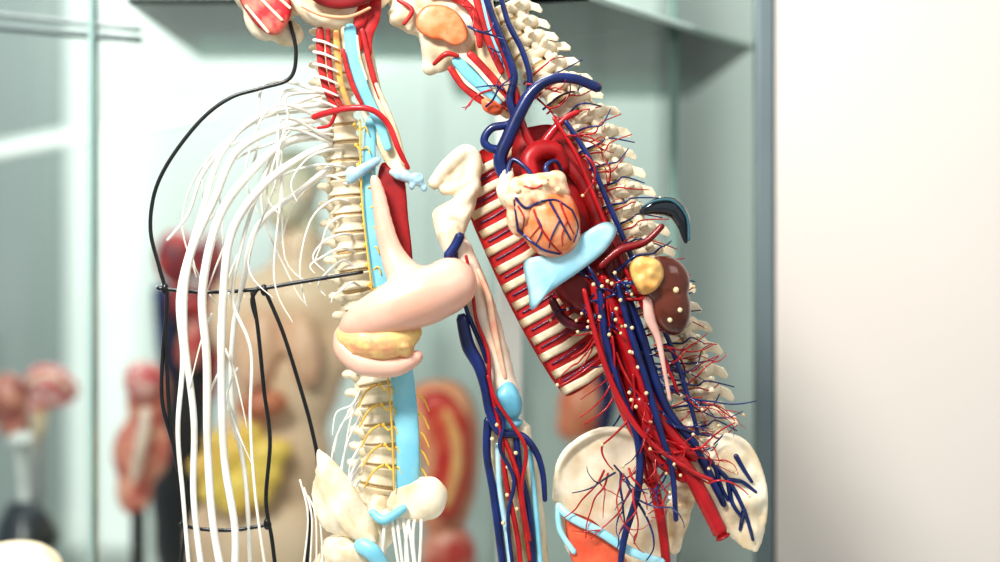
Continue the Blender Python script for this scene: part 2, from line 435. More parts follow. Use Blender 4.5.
# ======================= LEFT MODEL =======================
L=empty('nervous_system_model',Vector((xat(365,0),.03,.8)),'life-size spine model with white nerve cords, pink stomach, black wire outline','anatomical model')
post_l=Vector((-.42,.9,0))
spine(L,[(336,25,.02),(337,90,.02),(344,150,.02),(349,210,.02),(356,270,.02),(367,330,.03),(379,400,.03),(383,450,.03),(374,505,.03)],26,14.5,18.5,post_l,VM,DM)
obj('stand_rod',MB().tube3([Vector((xat(372,0),.05,.81)),W(372,520,.05)],.008).tube3([Vector((xat(372,0),.05,.801)),Vector((xat(372,0),.05,.812))],.1,seg=24,cap=False),METAL,L)
mb=MB(); mb.ell(272,-12,40,34,30,d=-.0,nz=.1).ell(262,18,18,24,16,d=-.005,ang=-20).ell(285,32,20,14,14,d=0,ang=20).ell(330,-15,62,20,32,d=.01)
mb.plate([(286,-10),(294,10),(312,26),(345,30),(374,16),(394,-10),(345,-20)],10,d=-.02,bulge=5,nz=4,ns=80)
sk=obj('skull_base',mb,BONEW,L,remesh=.003,sm=2)
mb=MB(); mb.plate([(238,-6),(258,-12),(284,-8),(292,10),(282,32),(268,34),(252,20)],5,d=-.036)
obj('red_muscle',mb,mat('red_stripe',(.6,.02,.03),(.74,.25,.18),50),sk)
mb=MB(); mb.plate([(306,-10),(345,-14),(384,-10),(370,2),(345,9),(320,5)],4,d=-.054)
obj('throat_muscle',mb,DRED,sk)
mb=MB(); mb.tube([(302,6,-.046),(322,15,-.056),(348,17,-.056),(370,8,-.05)],[1.5,2,2,1.5])
obj('palate',mb,mat('palate_tan',(.8,.4,.22)),sk)
mb=MB()
for a,b in (((246,6),(268,32)),((256,-6),(282,20)),((270,-10),(290,8))):
    mb.tube([(a[0],a[1],-.043),(b[0],b[1],-.043)],1.6)
obj('fibre',mb,BONEW,sk,kind='stuff')
def band(mb,pts,r,d,flat=.22): mb.tube([(a,b,d) for a,b in pts],r,flat=flat,seg=12); return mb
mb=MB(); band(mb,[(320,30),(321,60),(326,88),(338,112)],[4,4,3.5,2.5],-.024); band(mb,[(328,30),(329,60),(333,88),(344,110)],[2.5,2.5,2.5,2],-.029); band(mb,[(362,-5),(361,18),(358,34),(360,50)],[8,7,5,2],-.036); band(mb,[(376,-5),(374,18),(368,36),(370,54)],[6,6,5,2],-.038)
obj('neck_muscle',mb,MUSC,L,kind='stuff')
mb=MB(); band(mb,[(336,32),(338,60),(341,84),(350,108)],[3,3.5,3,2],-.028)
obj('yellow_ligament',mb,mat('ligament_yellow',(.84,.45,.12),(.8,.28,.1),60),L)
mb=MB()
for i in range(6):
    mb.tube([(314,40+i*12,-.024),(324,42+i*12,-.033),(338,48+i*12,-.033)],[1.8,1.5,.9],sub=4)
obj('neck_nerves',mb,NERVE,L,kind='stuff')
mb=MB(); band(mb,[(352,18),(358,50),(366,85),(376,118),(390,150),(400,176)],[13,15,14,12,10,7],-.025,.4)
obj('larynx',mb,BONEW,L)
mb=MB(); band(mb,[(350,28),(352,50),(357,72),(366,96),(378,120),(388,148)],[6,7,7,6,5,4],-.04,.3)
obj('blue_windpipe',mb,LBLUE,L)
mb=MB(); band(mb,[(362,30),(367,52),(373,76),(380,98)],[2.6,3,3,2],-.042,.4); band(mb,[(343,50),(347,68),(353,86),(362,104)],[2,2.6,2.6,2],-.046,.4)
obj('larynx_muscle',mb,MUSC,L,kind='stuff')
mb=MB(); mb.tube([(376,84,-.042),(386,108,-.044),(396,134,-.045),(404,164,-.042)],[2,3,3.4,3]).tube([(357,36,-.05),(360,58,-.052),(367,80,-.052)],[1.2,1.4,1])
obj('bronchus_bone',mb,BONE,L,kind='stuff')
mb=MB(); mb.ell(352,174,7,8,7,d=-.04).tube([(350,180,-.04),(362,170,-.045),(378,160,-.04)],[5,6,4]).ell(402,175,9,6,6,d=-.04,ang=10,nz=.3,ns=200).ell(416,179,8,7,6,d=-.035,nz=.4,ns=200).tube([(392,172,-.04),(404,176,-.04),(422,184,-.035)],[4,6,3.5])
mb.ell(424,188,3.5,4,3,d=-.035).ell(412,186,3,4,3,d=-.04)
obj('bronchus',mb,mat('bronchus_blue',(.5,.7,.78),(.3,.52,.66),50),L,remesh=.0018,sm=1)
mb=MB(); mb.tube([(314,117,-.035),(330,112,-.045),(352,108,-.055),(372,110,-.058),(388,124,-.05),(398,148,-.05),(408,168,-.04)],[3.2,3.2,3,2.8,2.4])
mb.tube([(336,112,-.045),(330,125,-.04),(318,128,-.03)],[2,1.5])
obj('artery',mb,mat('artery_bright',(.64,.02,.03),(.5,.015,.02)),L)
mb=MB(); mb.tube([(371,120,-.03),(369,165,-.032),(370,205,-.034),(376,245,-.034),(385,290,-.03),(396,340,-.03),(403,385,-.03),(407,430,-.035),(408,470,-.035),(404,498,-.03)],[5,6.5,7,8.5,11,11,12,12,11.5,10],flat=.35,seg=14)
obj('blue_ligament_band',mb,LBLUE,L)
mb=MB(); mb.plate([(380,166),(394,166),(404,176),(408,215),(412,266),(396,268),(380,250),(376,210)],3,d=-.026)
obj('red_band',mb,mat('panel_red',(.4,.012,.014),(.26,.008,.01),30,.45),L)
mb=MB()
mb.tube([(374,178,-.05),(379,196,-.052),(384,225,-.056),(391,250,-.06),(402,272,-.066),(420,290,-.07)],[6,8,10,12,17,24],flat=.8,seg=18)
mb.tube([(452,286,-.07),(425,296,-.08),(395,308,-.082),(368,320,-.08),(350,331,-.072)],[26,30,27,22,15],seg=20,flat=1.0)
mb.ell(450,284,28,27,26,d=-.07)
st=obj('stomach',mb,PINK,L,remesh=.0035,sm=12)
mb=MB(); mb.tube([(346,336,-.07),(364,342,-.083),(390,342,-.083),(412,332,-.07)],[13,17,18,12],seg=16)
mb.ell(384,351,30,9,18,d=-.078,nz=.35,ns=130).ell(362,348,16,11,16,d=-.08,nz=.35,ns=130).ell(402,347,12,9,14,d=-.08,nz=.35,ns=130)
obj('stomach_lining',mb,SAND,st,remesh=.002,sm=1)
mb=MB(); mb.tube([(343,332,-.066),(345,350,-.076),(364,364,-.083),(396,366,-.081),(418,356,-.072)],[9,11,12,11,7],seg=14)
obj('duodenum',mb,PINK,st,remesh=.003,sm=4)
mb=MB(); mb.plate([(316,448),(334,460),(352,482),(368,508),(380,536),(366,545),(345,538),(322,528),(310,495),(316,470)],6,d=-.03,bulge=5,nz=4)
mb.tube([(318,470,-.03),(330,500,-.04),(352,530,-.045),(372,542,-.04)],[4,6,7,6])
obj('ilium',mb,BONEW,L,remesh=.003)
mb=MB(); mb.ell(430,498,17,22,15,d=-.03).ell(408,508,22,13,14,d=-.02,ang=-10).ell(392,520,16,12,12,d=-.02).plate([(400,482),(425,476),(446,486),(446,505),(425,522),(400,520),(385,505)],7,d=-.03)
obj('ilium',mb,BONEW,L,remesh=.003)
mb=MB(); mb.ell(352,552,34,18,20,d=-.02,ang=10,nz=.15).ell(378,530,18,22,14,d=-.01).tube([(378,505,.02),(372,530,.02),(366,560,.02),(360,590,.02)],[17,16,12,8],seg=12).ell(330,575,20,26,18,d=-.01)
sa=obj('sacrum',mb,BONEW,L,remesh=.003)
mb=MB(); mb.tube([(360,545,-.05),(372,552,-.055),(382,566,-.05),(390,585,-.04)],[8,9,7,5],flat=.6).tube([(372,512,-.04),(384,520,-.045),(404,508,-.045)],[4,5,4])
obj('blue_cartilage',mb,LBLUE,sa)
cords=[
 ([(328,92),(284,106),(246,130),(204,172),(184,214),(172,240)],[2.6,2.0,1.4]),
 ([(328,118),(288,126),(240,150),(210,198),(192,262),(186,330),(189,420),(197,500),(206,590)],[3.6,4.0,3.7,3.4,3.1]),
 ([(328,130),(290,142),(250,168),(221,216),(206,290),(202,360),(209,440),(216,520),(220,590)],[4.0,4.4,4.2,3.7]),
 ([(330,145),(296,158),(260,188),(236,234),(219,300),(221,380),(229,460),(231,530),(233,590)],[3.6,4.2,3.9,3.6]),
 ([(332,165),(298,190),(262,228),(241,280),(231,330),(237,400),(243,480),(249,590)],[2.6,3.1,2.6,2.2]),
 ([(328,104),(268,114),(222,152),(198,212),(184,292),(182,360),(174,430),(188,500),(190,590)],[2.6,3.0,2.6,2]),
 ([(328,138),(282,148),(252,196),(244,250),(234,300),(246,350),(254,420),(257,500),(264,590)],[1.8,2.0,1.7,1.4]),
]
for i,(p,r) in enumerate(cords):
    dd=-.02-.014*(i%4)
    P=[(x+ (5*math.sin(j*2.1+i*1.7) if 0<j else 0),y,.0+dd*min(1,j/2)) for j,(x,y) in enumerate(p)]
    obj('nerve_cord',MB().tube(P,r,sub=8,seg=10),NERVE,L)
rnd=random.Random(9)
mb=MB()
for i in range(9):
    y=150+i*17; x=338+ (y-112)*.12
    L1=rnd.uniform(24,70)*(1 if i<6 else .6); dr=rnd.uniform(10,70)
    dd=rnd.uniform(-.05,.02)
    mb.tube([(x,y,.0),(x-L1*.35,y-6+rnd.uniform(-4,8),dd),(x-L1*.8,y+dr*.3,dd),(x-L1+rnd.uniform(-6,6),y+dr,dd),(x-L1*1.05+rnd.uniform(-8,12),y+dr*1.6,dd)],[1.6,1.3,1,.6])
for i in range(10):
    y=rnd.uniform(92,165); a=i/9
    dd=rnd.uniform(-.06,.03)
    x2=190+a*110; y2=190+rnd.uniform(-30,110)
    mb.tube([(332,y,0),(296-24*(1-a)+rnd.uniform(-14,14),y-4+rnd.uniform(-20,24),dd),((x2+290)/2-16+rnd.uniform(-20,22),(y+y2)/2-16+rnd.uniform(-14,14),dd),(x2+rnd.uniform(-12,12),y2,dd),(x2+rnd.uniform(-30,30),y2+rnd.uniform(20,60),dd)],[1.8,1.4,1.0,.6])
for i in range(9):
    x=rnd.uniform(190,240); y=rnd.uniform(240,480); sg=rnd.choice((-1,1))
    mb.tube([(x,y,-.03),(x+sg*10,y+25,-.04),(x+sg*rnd.uniform(8,24),y+rnd.uniform(50,90),-.04)],[1.5,1,.6])
obj('nerve_branches',mb,NERVE,L,kind='stuff')
mb=MB()
for i in range(12):
    y=380+rnd.uniform(0,105); sg=-1; x=376+sg*16
    x2=x+sg*rnd.uniform(6,28); y2=y+rnd.uniform(40,110)
    mb.tube([(x,y,-.01),(x+sg*8,y+14,-.03),(x2,(y+y2)/2,-.03),(x2+rnd.uniform(-8,8),y2,-.03)],[1.4,1,.7])
for i in range(8):
    x=386+i*5; mb.tube([(x,512,-.03),(x+rnd.uniform(-6,6),540,-.045),(x+rnd.uniform(-12,12),590,-.04)],[1.8,1.6])
for i in range(4):
    mb.tube([(300+i*4,480+i*8,-.02),(308+i*4,520,-.03),(300+i*8,590,-.03)],[1,1])
obj('lumbar_nerves',mb,NERVE,L,kind='stuff')
mb=MB()
for i in range(18):
    y=125+i*20; x=350+ (y-120)*.09 + (6 if y>330 else 4)
    mb.tube([(x,y,-.02),(x+5,y+5,-.032),(x+11,y+2,-.038),(x+14,y+9,-.038)],[1.1,.9,.7])
    mb.ell(x,y,2,2.4,2,d=-.022)
    if y>370: mb.tube([(x-4,y,-.02),(x-14,y+7,-.03),(x-22,y+22,-.025)],[1.3,.9])
for P in ([(360,120),(362,200),(372,290)],[(388,378),(392,430),(394,490)]):
    mb.tube([(a,b,-.042) for a,b in P],1)
for i in range(5):
    mb.tube([(418,395+i*18,-.03),(424,400+i*18,-.03),(429,411+i*18,-.03)],[1.2,.8])
obj('sympathetic_chain',mb,YEL,L,kind='stuff')
wires=[[(290,22),(296,52),(290,78),(262,88),(232,97),(205,116),(178,148),(160,178),(152,205),(151,235),(160,270),(167,300),(163,350),(162,400),(172,440),(184,480),(186,525),(176,590)],
 [(158,288),(200,292),(250,290),(300,282),(362,272)],
 [(252,292),(258,330),(264,390),(270,440),(266,500),(272,540),(278,590)],
 [(264,288),(282,330),(298,380),(312,430),(318,470),(310,520),(306,590)],
 [(180,524),(200,529),(235,530),(270,524)],[(258,288),(252,300),(256,318)],[(167,290),(166,340),(170,420),(178,470)]]
for w_ in wires: 
    obj('wire_outline',MB().tube([(a,b,-.02) for a,b in w_],2.0,sub=8),BLACK,L)
mb=MB()
for a,b in ((264,290),(267,524),(184,524),(165,289)): mb.ell(a,b,3.6,6,3.6,d=-.02)
obj('wire_clamp',mb,BLACK,L,kind='stuff')

# ======================= RIGHT MODEL =======================
R=empty('vascular_system_model',Vector((xat(665,0),.03,.8)),'life-size half-body vessel model with heart, ribs, red and blue vessels','anatomical model')
obj('stand_rod',MB().tube3([Vector((xat(672,0),.06,.81)),W(672,500,.06)],.009).tube3([Vector((xat(672,0),.06,.801)),Vector((xat(672,0),.06,.812))],.11,seg=24,cap=False),METAL,R)
SP=spine(R,[(502,5,.01),(522,50,.01),(551,88,.0),(582,132,.0),(605,185,.0),(625,238,.0),(648,295,.0),(672,350,.0),(688,400,.01),(698,450,.01)],24,14.5,17.5,Vector((.9,-.2,.3)),VM2,DM,.14)
mb=MB(); mb.plate([(386,-12),(430,-22),(480,-14),(486,10),(480,44),(462,60),(440,74),(424,64),(418,38),(402,30)],13,d=-.01,bulge=4,nz=7,ns=60)
mb.ell(402,16,14,12,12,d=-.02,nz=.3,ns=100).ell(430,66,9,10,9,d=-.01).ell(466,60,16,9,10,d=-.018,ang=30)
sk=obj('skull_section',mb,BONEW,R,remesh=.003,sm=2)
mb=MB(); mb.plate([(416,18),(426,6),(446,6),(462,18),(468,38),(456,46),(442,40),(430,38),(418,30)],2.2,d=-.04,bulge=1)
obj('tongue_section',mb,ORANGE,sk)
mb=MB(); band(mb,[(430,-6),(452,-4),(470,8),(478,28),(480,46)],[3,4,4,4,3],-.038)
obj('jaw_muscle',mb,MUSC,sk)
mb=MB(); mb.tube([(398,0,-.035),(412,10,-.04),(404,24,-.04)],[2,2.5,2]).tube([(434,64,-.035),(446,54,-.04),(458,56,-.04)],[2,3,2])
obj('red_gum',mb,MUSC,sk,kind='stuff')
mb=MB(); mb.tube([(476,-5,-.01),(486,30,-.01),(498,70,-.01),(510,108,-.01)],[14,16,16,13],seg=12,rough=.2)
obj('neck_bone',mb,BONE,R)
for nm,m,specs in (('neck_cartilage',LBLUE,[([(456,60),(470,74),(486,88),(500,102)],[5,7,7,4],-.036),([(484,-4),(492,26),(502,52),(512,76)],[4,5,5,3],-.04)]),
                   ('neck_muscle',MUSC,[([(470,54),(482,68),(496,84),(508,104)],[4,5,5,4],-.04),([(476,-4),(484,24),(492,48),(502,72)],[4,4.5,4.5,3],-.036),([(450,68),(462,84),(478,98),(494,108)],[3,4,4,3],-.03)]),
                   ('neck_fascia',BONEW,[([(464,56),(478,70),(492,86),(504,100)],[2,2,2,2],-.046),([(458,68),(468,82),(484,94),(498,104)],[3,3.5,3,2],-.034)])):
    mb=MB()
    for P,r,dd in specs: band(mb,P,r,dd,.3)
    obj(nm,mb,m,R,kind='stuff')
obj('thyroid',MB().ell(492,107,12,7,8,d=-.035,ang=30,nz=.2,ns=90),mat('neck_orange',(.8,.13,.05),(.85,.35,.15),40),R)
# ribcage
EDGE=[(466,178),(469,208),(484,248),(508,300),(535,350),(562,392)]
mb=MB(); mb.plate([(465,178),(472,158),(500,146),(540,190),(562,240),(594,300),(612,345),(608,368),(574,394),(560,390),(535,352),(508,302),(484,250),(468,210)],3.5,d=.008,bulge=1)
cw=obj('chest_wall',mb,CHEST,R)
EC=crv([Vector((a,b,0)) for a,b in EDGE],10)
EL=[0]
for i in range(1,len(EC)): EL.append(EL[-1]+(EC[i]-EC[i-1]).length)
def edge(t):
    s=t*EL[-1]
    for i in range(1,len(EL)):
        if EL[i]>=s-1e-6:
            return EC[i-1].lerp(EC[i],(s-EL[i-1])/(EL[i]-EL[i-1]))
    return EC[-1]
NR=13
for i in range(NR):
    t=i/(NR-1); p=edge(t); x0,y0=p.x+1+ (1 if i%2 else -1),p.y
    ln=(62-14*t); dx,dy=ln,-ln*.62; w_=4.3
    nx,ny=.53*w_,.85*w_
    ol=[(x0-nx,y0-ny),(x0+dx*.5-nx,y0+dy*.42-ny),(x0+dx-nx*.8,y0+dy-ny*.8),(x0+dx+nx*.8,y0+dy+ny*.8),(x0+dx*.5+nx,y0+dy*.42+ny),(x0+nx,y0+ny)]
    obj('rib',MB().plate(ol,1.4,d=.0015,bulge=.8,rings=4,sub=4,sharp=True),BONE,cw)
mb=MB()
for i in range(NR-1):
    p=edge((i+.5)/(NR-1)); x0,y0=p.x,p.y; ln=50-14*i/NR
    mb.tube([(x0+6,y0-3,.002),(x0+ln*.5,y0-ln*.28,.0005),(x0+ln,y0-ln*.62,.001)],[.7,.5],seg=6)
obj('rib_vessels',mb,NAVY,cw,kind='stuff')
mb=MB(); mb.plate([(512,140),(535,126),(560,128),(588,158),(604,190),(612,225),(604,262),(580,285),(562,275),(545,250),(520,205)],9,d=-.006,bulge=8,nz=3)
obj('mediastinum',mb,mat('pleura_red',(.45,.01,.015),(.28,.005,.008),20,.45),R)
mb=MB(); mb.plate([(550,278),(580,262),(606,226),(622,240),(628,270),(612,300),(592,318),(566,306)],9,d=-.02,bulge=6,nz=3)
obj('liver_remnant',mb,DRED,R)
mb=MB(); mb.plate([(524,262),(545,254),(572,240),(604,222),(617,230),(604,252),(576,274),(550,292),(532,310),(528,290)],3,d=-.07,bulge=2)
obj('diaphragm',mb,mat('diaphragm_blue',(.33,.66,.8),(.52,.8,.88),30),R)
mb=MB(); mb.tube([(552,300,-.02),(562,318,-.025),(578,326,-.025),(600,326,-.01)],[4,5,5,4])
obj('dark_vein',mb,mat('maroon',(.12,.005,.02)),R)
# heart
vb=MB(); vb.ell(549,220,31,39,29,d=-.07,ang=-18).ell(557,232,24,25,25,d=-.07).ell(536,208,27,27,23,d=-.067).ell(562,214,16,28,22,d=-.073,ang=-14)
he=obj('heart',vb,mat('heart_orange',(.88,.22,.06),(.9,.46,.25),40,.28,coat=.45),R,remesh=.0022,sm=3)
ab=MB(); ab.ell(522,204,17,27,18,d=-.079,ang=-8,nz=.25,ns=90).ell(546,186,24,13,18,d=-.081,ang=12,nz=.25,ns=90).ell(530,188,18,14,17,d=-.08,nz=.2,ns=90).ell(516,222,9,16,10,d=-.074,ang=-20).ell(556,180,11,10,12,d=-.083).ell(536,198,14,10,12,d=-.09,ang=30,nz=.2,ns=90)
obj('atrium',ab,mat('atrium_cream',(.9,.66,.44),(.86,.32,.16),55,.35,coat=.3),he,remesh=.002,sm=2)
obj('vena_cava_stub',MB().tube([(508,205,-.065),(504,190,-.07),(508,174,-.06)],[5,8,7]),BONEW,he)
mb=MB(); mb.tube([(532,176,-.06),(529,160,-.058),(540,150,-.052),(556,152,-.045),(562,168,-.04)],[9,9,10,9,8],seg=14)
obj('aortic_arch',mb,mat('arch_red',(.46,.01,.014),(.3,.005,.008),25,.42,coat=0),he)
obj('pulmonary_vein',MB().tube([(548,178,-.08),(546,166,-.078),(556,161,-.07),(562,172,-.06)],[3,2.6,2,2]),NAVY,he)
obj('pulmonary_vein',MB().tube([(506,180,-.07),(512,160,-.06),(526,168,-.07),(536,182,-.088)],[3,2.5,2]),NAVY,he)
HB=bvh(vb,ab)
def hv(name,lst,m):
    mb=MB()
    for P,r in lst: mb.tube3(onto(HB,P,.0006),[S(r),S(r*.6)],seg=6,sub=2)
    obj(name,mb,m,he,kind='stuff')
hv('coronary_veins',[([(518,230),(530,240),(544,250),(560,254)],1.8),([(550,202),(560,220),(571,240)],1.5),([(560,220),(552,236),(549,248)],1.0),([(516,198),(526,208),(540,202),(556,200),(572,210)],1.6),([(572,210),(578,226),(574,242)],1.1),([(536,216),(542,230),(536,244)],1.0),([(518,230),(516,216),(514,200)],1.4)],NAVY)
hv('coronary_arteries',[([(534,210),(540,226),(552,244),(562,254)],1.3),([(560,202),(567,220),(574,234)],1.1),([(540,226),(530,238)],.8),([(518,206),(524,218),(522,232)],1.0),([(548,180),(536,188),(524,186)],1.1),([(567,220),(562,236),(563,246)],.8)],MUSC)
mb=MB(); mb.ell(518,190,3.6,3.6,4,d=-.099).ell(545,183,3.6,3.2,4,d=-.104).ell(558,190,3,3,3,d=-.101)
obj('fat_pad',mb,BEAD,he,kind='stuff')
def vess(P,r,m,name,parent=R,d=-.03,**kw):
    return obj(name,MB().tube([(p[0],p[1],p[2] if len(p)>2 else d) for p in P],r,sub=7,seg=10,**kw),m,parent)
vess([(508,182),(500,160),(508,138),(522,108),(534,90),(552,79),(575,79),(598,88)],[7.5,7,7,6.5,5.5,5,5],NAVY,'great_vein',d=-.055)
vess([(505,150),(490,148),(484,140),(492,128),(510,124),(520,112)],[4.5,4,4.5],NAVY,'great_vein',d=-.05)
vess([(518,122),(510,100),(514,75),(504,45),(492,15),(482,-15)],[5,4,4,3.5,3.5],NAVY,'great_vein',d=-.05)
vess([(524,110),(530,80),(522,50),(508,22),(498,-15)],[4,3,3,2.5],NAVY,'great_vein',d=-.035)
vess([(534,150),(522,125),(516,95),(506,60),(494,30),(484,-10)],[5,4,3,2.6],RED,'great_artery',d=-.045)
vess([(540,150),(552,132),(566,118),(578,112)],[5,4,2.5],RED,'great_artery',d=-.04)
vess([(562,160),(584,185),(598,220),(608,262),(616,300),(626,350),(638,400),(650,432)],[7,8,8,10,13,13,10],DRED,'great_artery',d=-.034)
vess([(640,400),(660,440),(686,468),(704,500),(720,532)],[8,8,7.5,8,8],RED,'iliac_artery',d=-.05)
vess([(644,415),(646,460),(656,495),(664,540),(668,590)],[7,6,5,4.5],RED,'iliac_artery',d=-.038)
vess([(602,278),(622,330),(640,380),(664,425),(694,458)],[6,9,8.5,7,5],RED,'great_artery',d=-.047)
vess([(592,272),(602,320),(612,370),(630,420),(654,456),(684,480)],[5,6.5,7,6,4],RED,'great_artery',d=-.05)
vess([(628,300),(642,340),(654,380),(670,415),(696,445)],[5,6,6,5,4],NAVY,'great_vein',d=-.044)
vess([(600,290),(606,340),(620,392),(638,440),(638,490),(624,540),(618,590)],[4,4.5,4.5,4,3.5,3],NAVY,'great_vein',d=-.055)
vess([(618,285),(630,330),(646,380),(660,430),(672,470),(676,520)],[3,3.6,3.6,3,2.5],NAVY,'great_vein',d=-.064)
vess([(584,290),(600,350),(620,400),(648,440),(690,470),(712,480)],[2.5,3,3,2.5,2],RED,'great_artery',d=-.065)
vess([(694,445),(712,480),(724,505)],[5,4,3],NAVY,'iliac_vein',d=-.035)
vess([(566,122),(588,156),(607,200),(626,244),(648,294),(670,344),(688,396),(698,434)],[2.6,2.8,2.6,2.2],NAVY,'azygos_vein',d=-.046)
vess([(554,118),(576,154),(595,198),(613,242),(636,292),(658,342),(678,392)],[2,2.4,2.2,1.8],RED,'spinal_artery',d=-.046)
obj('artery_opening',MB().ell(723,537,8,2.5,8,d=-.055,ang=-28),DRED,R)
vess([(642,212),(655,207),(672,208),(682,220),(686,242)],[3.5,8,10,8,2],GBLACK,'spleen',d=-.07,flat=.8)
obj('spleen_rim',MB().tube([(642,207,-.08),(655,201,-.08),(673,201,-.08),(687,217,-.08),(689,240,-.08)],1.3),mat('rim_teal',(.04,.14,.18)),R)
vess([(600,266),(620,250),(645,242),(662,226)],[4,4.5,3.5,3],DRED,'splenic_artery',d=-.06)
kb=MB(); kb.ell(665,282,25,27,17,d=-.075,ang=-20).ell(671,306,20,30,17,d=-.075,ang=-8).ell(655,275,15,17,14,d=-.075)
ki=obj('kidney',kb,BROWN,R,remesh=.0025,sm=6)
obj('adrenal_gland',MB().plate([(630,264),(642,256),(660,261),(664,276),(655,290),(642,294),(632,280)],7,d=-.095,bulge=3,nz=4,ns=90),TAN,ki)
KB=bvh(kb); mb=MB()
for a,b,r_ in ((676,290,3),(680,310,2.4),(670,320,2.4)):
    p=onto(KB,[(a,b),(a+.1,b+.1)],.0002)[0]; mb.ell3(p,(S(r_),S(r_)*.6,S(r_)),u=10,w=8)
obj('renal_spot',mb,BEAD,ki,kind='stuff')
vess([(648,300),(650,318),(658,338),(664,368),(670,400)],[5,6,3.5,2.2,1.8],mat('ureter_pink',(.85,.5,.42)),'ureter',d=-.08)
ma=MB(); mv=MB(); rnd=random.Random(21)
for i,(c,t,X,r) in enumerate(SP):
    if i<4: continue
    Yv=Vector((0,-1,0))
    for mm,off,rr in ((ma,.45,.0014),(mv,-.45,.0017)):
        o=t*r*off; lg=rnd.uniform(1.7,2.9)
        P=[c-X*r*1.3+Yv*r*.6+o, c-X*r*.2+Yv*r*1.25+o, c+X*r*.6+Yv*r*1.55+o+t*r*rnd.uniform(-.3,.1), c+X*r*1.2+Yv*r*1.5+o+t*r*rnd.uniform(-.5,.2), c+X*r*lg+Yv*r*.9+o+t*r*rnd.uniform(-1.1,.3)]
        mm.tube3(P,[rr,rr*.8,rr*.5],sub=5,seg=7)
        if rnd.random()<.2: mm.ell3(P[-1],(.0022,.0022,.0022),mi=1,u=8,w=6)
obj('segmental_arteries',ma,[RED,BEAD],R,kind='stuff'); obj('segmental_veins',mv,[NAVY,BEAD],R,kind='stuff')
rnd=random.Random(11)
def walk(mb,x,y,ang,length,r,mi,bead=None,br=1,d=-.04,curl=.45):
    n=5; P=[(x,y,d)]; a=ang; cc=rnd.uniform(-.25,.25)
    for i in range(n):
        a+=cc+rnd.uniform(-curl,curl); x+=math.cos(a)*length/n; y+=math.sin(a)*length/n; d=max(-.085,min(.03,d+rnd.uniform(-.008,.006))); P.append((x,y,d))
        if br and rnd.random()<.3: walk(mb,x,y,a+rnd.choice((-1,1))*rnd.uniform(.4,.9),length*.45,r*.65,mi,bead,br-1,d,curl)
    mb.tube(P,[r,r*.45],mi,seg=6,sub=4)
    if bead is not None and rnd.random()<.3: mb.ell(x,y,1.8,1.8,1.8,d=d,mi=bead,u=8,w=6)
def net(name,mt,n,region,rr,ln,bead=True,ang=None,sp=1,d=-.045,curl=.4):
    mb=MB()
    for i in range(n):
        t=(i+rnd.random())/n
        a,b=region; j=min(int(t*(len(a)-1)),len(a)-2); u=t*(len(a)-1)-j
        x=a[j][0]+(a[j+1][0]-a[j][0])*u+rnd.uniform(-b,b); y=a[j][1]+(a[j+1][1]-a[j][1])*u+rnd.uniform(-b*.5,b*.5)
        an=rnd.uniform(0,2*math.pi) if ang is None else ang+rnd.uniform(-sp,sp)
        walk(mb,x,y,an,rnd.uniform(*ln),rnd.uniform(*rr),0,1 if bead else None,1,d+rnd.uniform(-.02,.02),curl)
    obj(name,mb,[mt,BEAD],R,kind='stuff')
A1=[(600,268),(608,310),(622,360),(640,410)]
net('abdominal_arteries',RED,11,(A1,9),(1.3,2.4),(60,110),ang=1.3,sp=.25,curl=.18)
net('abdominal_veins',NAVY,9,(A1,10),(1.3,2.4),(60,105),ang=1.3,sp=.25,curl=.18)
net('mesenteric_arteries',RED,12,([(590,268),(606,290),(618,320)],14),(1.2,2.2),(25,50))
net('mesenteric_veins',NAVY,12,([(594,268),(608,290),(620,320)],14),(1.6,2.8),(25,50))
A2=[(645,405),(664,435),(690,455)]
net('pelvic_arteries',RED,13,(A2,12),(.8,1.6),(40,70),d=-.055,ang=1.0,sp=1.5)
net('pelvic_veins',NAVY,4,(A2,10),(.9,1.6),(40,60),d=-.055,ang=.9,sp=1.0)
A3=[(520,70),(560,120),(590,170),(615,225)]
net('intercostal_arteries',RED,9,(A3,8),(.8,1.4),(25,50),ang=.1,sp=1.4)
A4=[(655,340),(675,375),(694,420)]
net('lumbar_arteries',RED,6,(A4,8),(.8,1.2),(40,65),ang=.1,sp=.8)
net('lumbar_veins',NAVY,4,(A4,8),(.8,1.2),(45,75),ang=.4,sp=.6)
A5=[(460,0),(480,40),(495,80),(492,130)]
net('neck_arteries',RED,4,(A5,8),(.9,1.4),(20,40),d=-.05,bead=False)
net('neck_veins',NAVY,5,(A5,10),(1,1.7),(20,45),d=-.05,bead=False)
A6=[(600,470),(625,470),(645,500)]
net('iliac_branches',RED,7,(A6,12),(.8,1.4),(40,80),d=-.055,bead=False,ang=1.8,sp=.9)
net('iliac_vein_branches',NAVY,5,(A6,12),(.9,1.5),(30,70),d=-.055,bead=False,ang=1.6,sp=.9)
mb=MB()
for i in range(22):
    t=rnd.random(); mb.ell(600+t*46+rnd.uniform(-16,16),270+t*150+rnd.uniform(-12,12),2.1,2.1,2.1,d=-.068+rnd.uniform(-.006,.006),u=8,w=6)
obj('vessel_pins',mb,BEAD,R,kind='stuff')
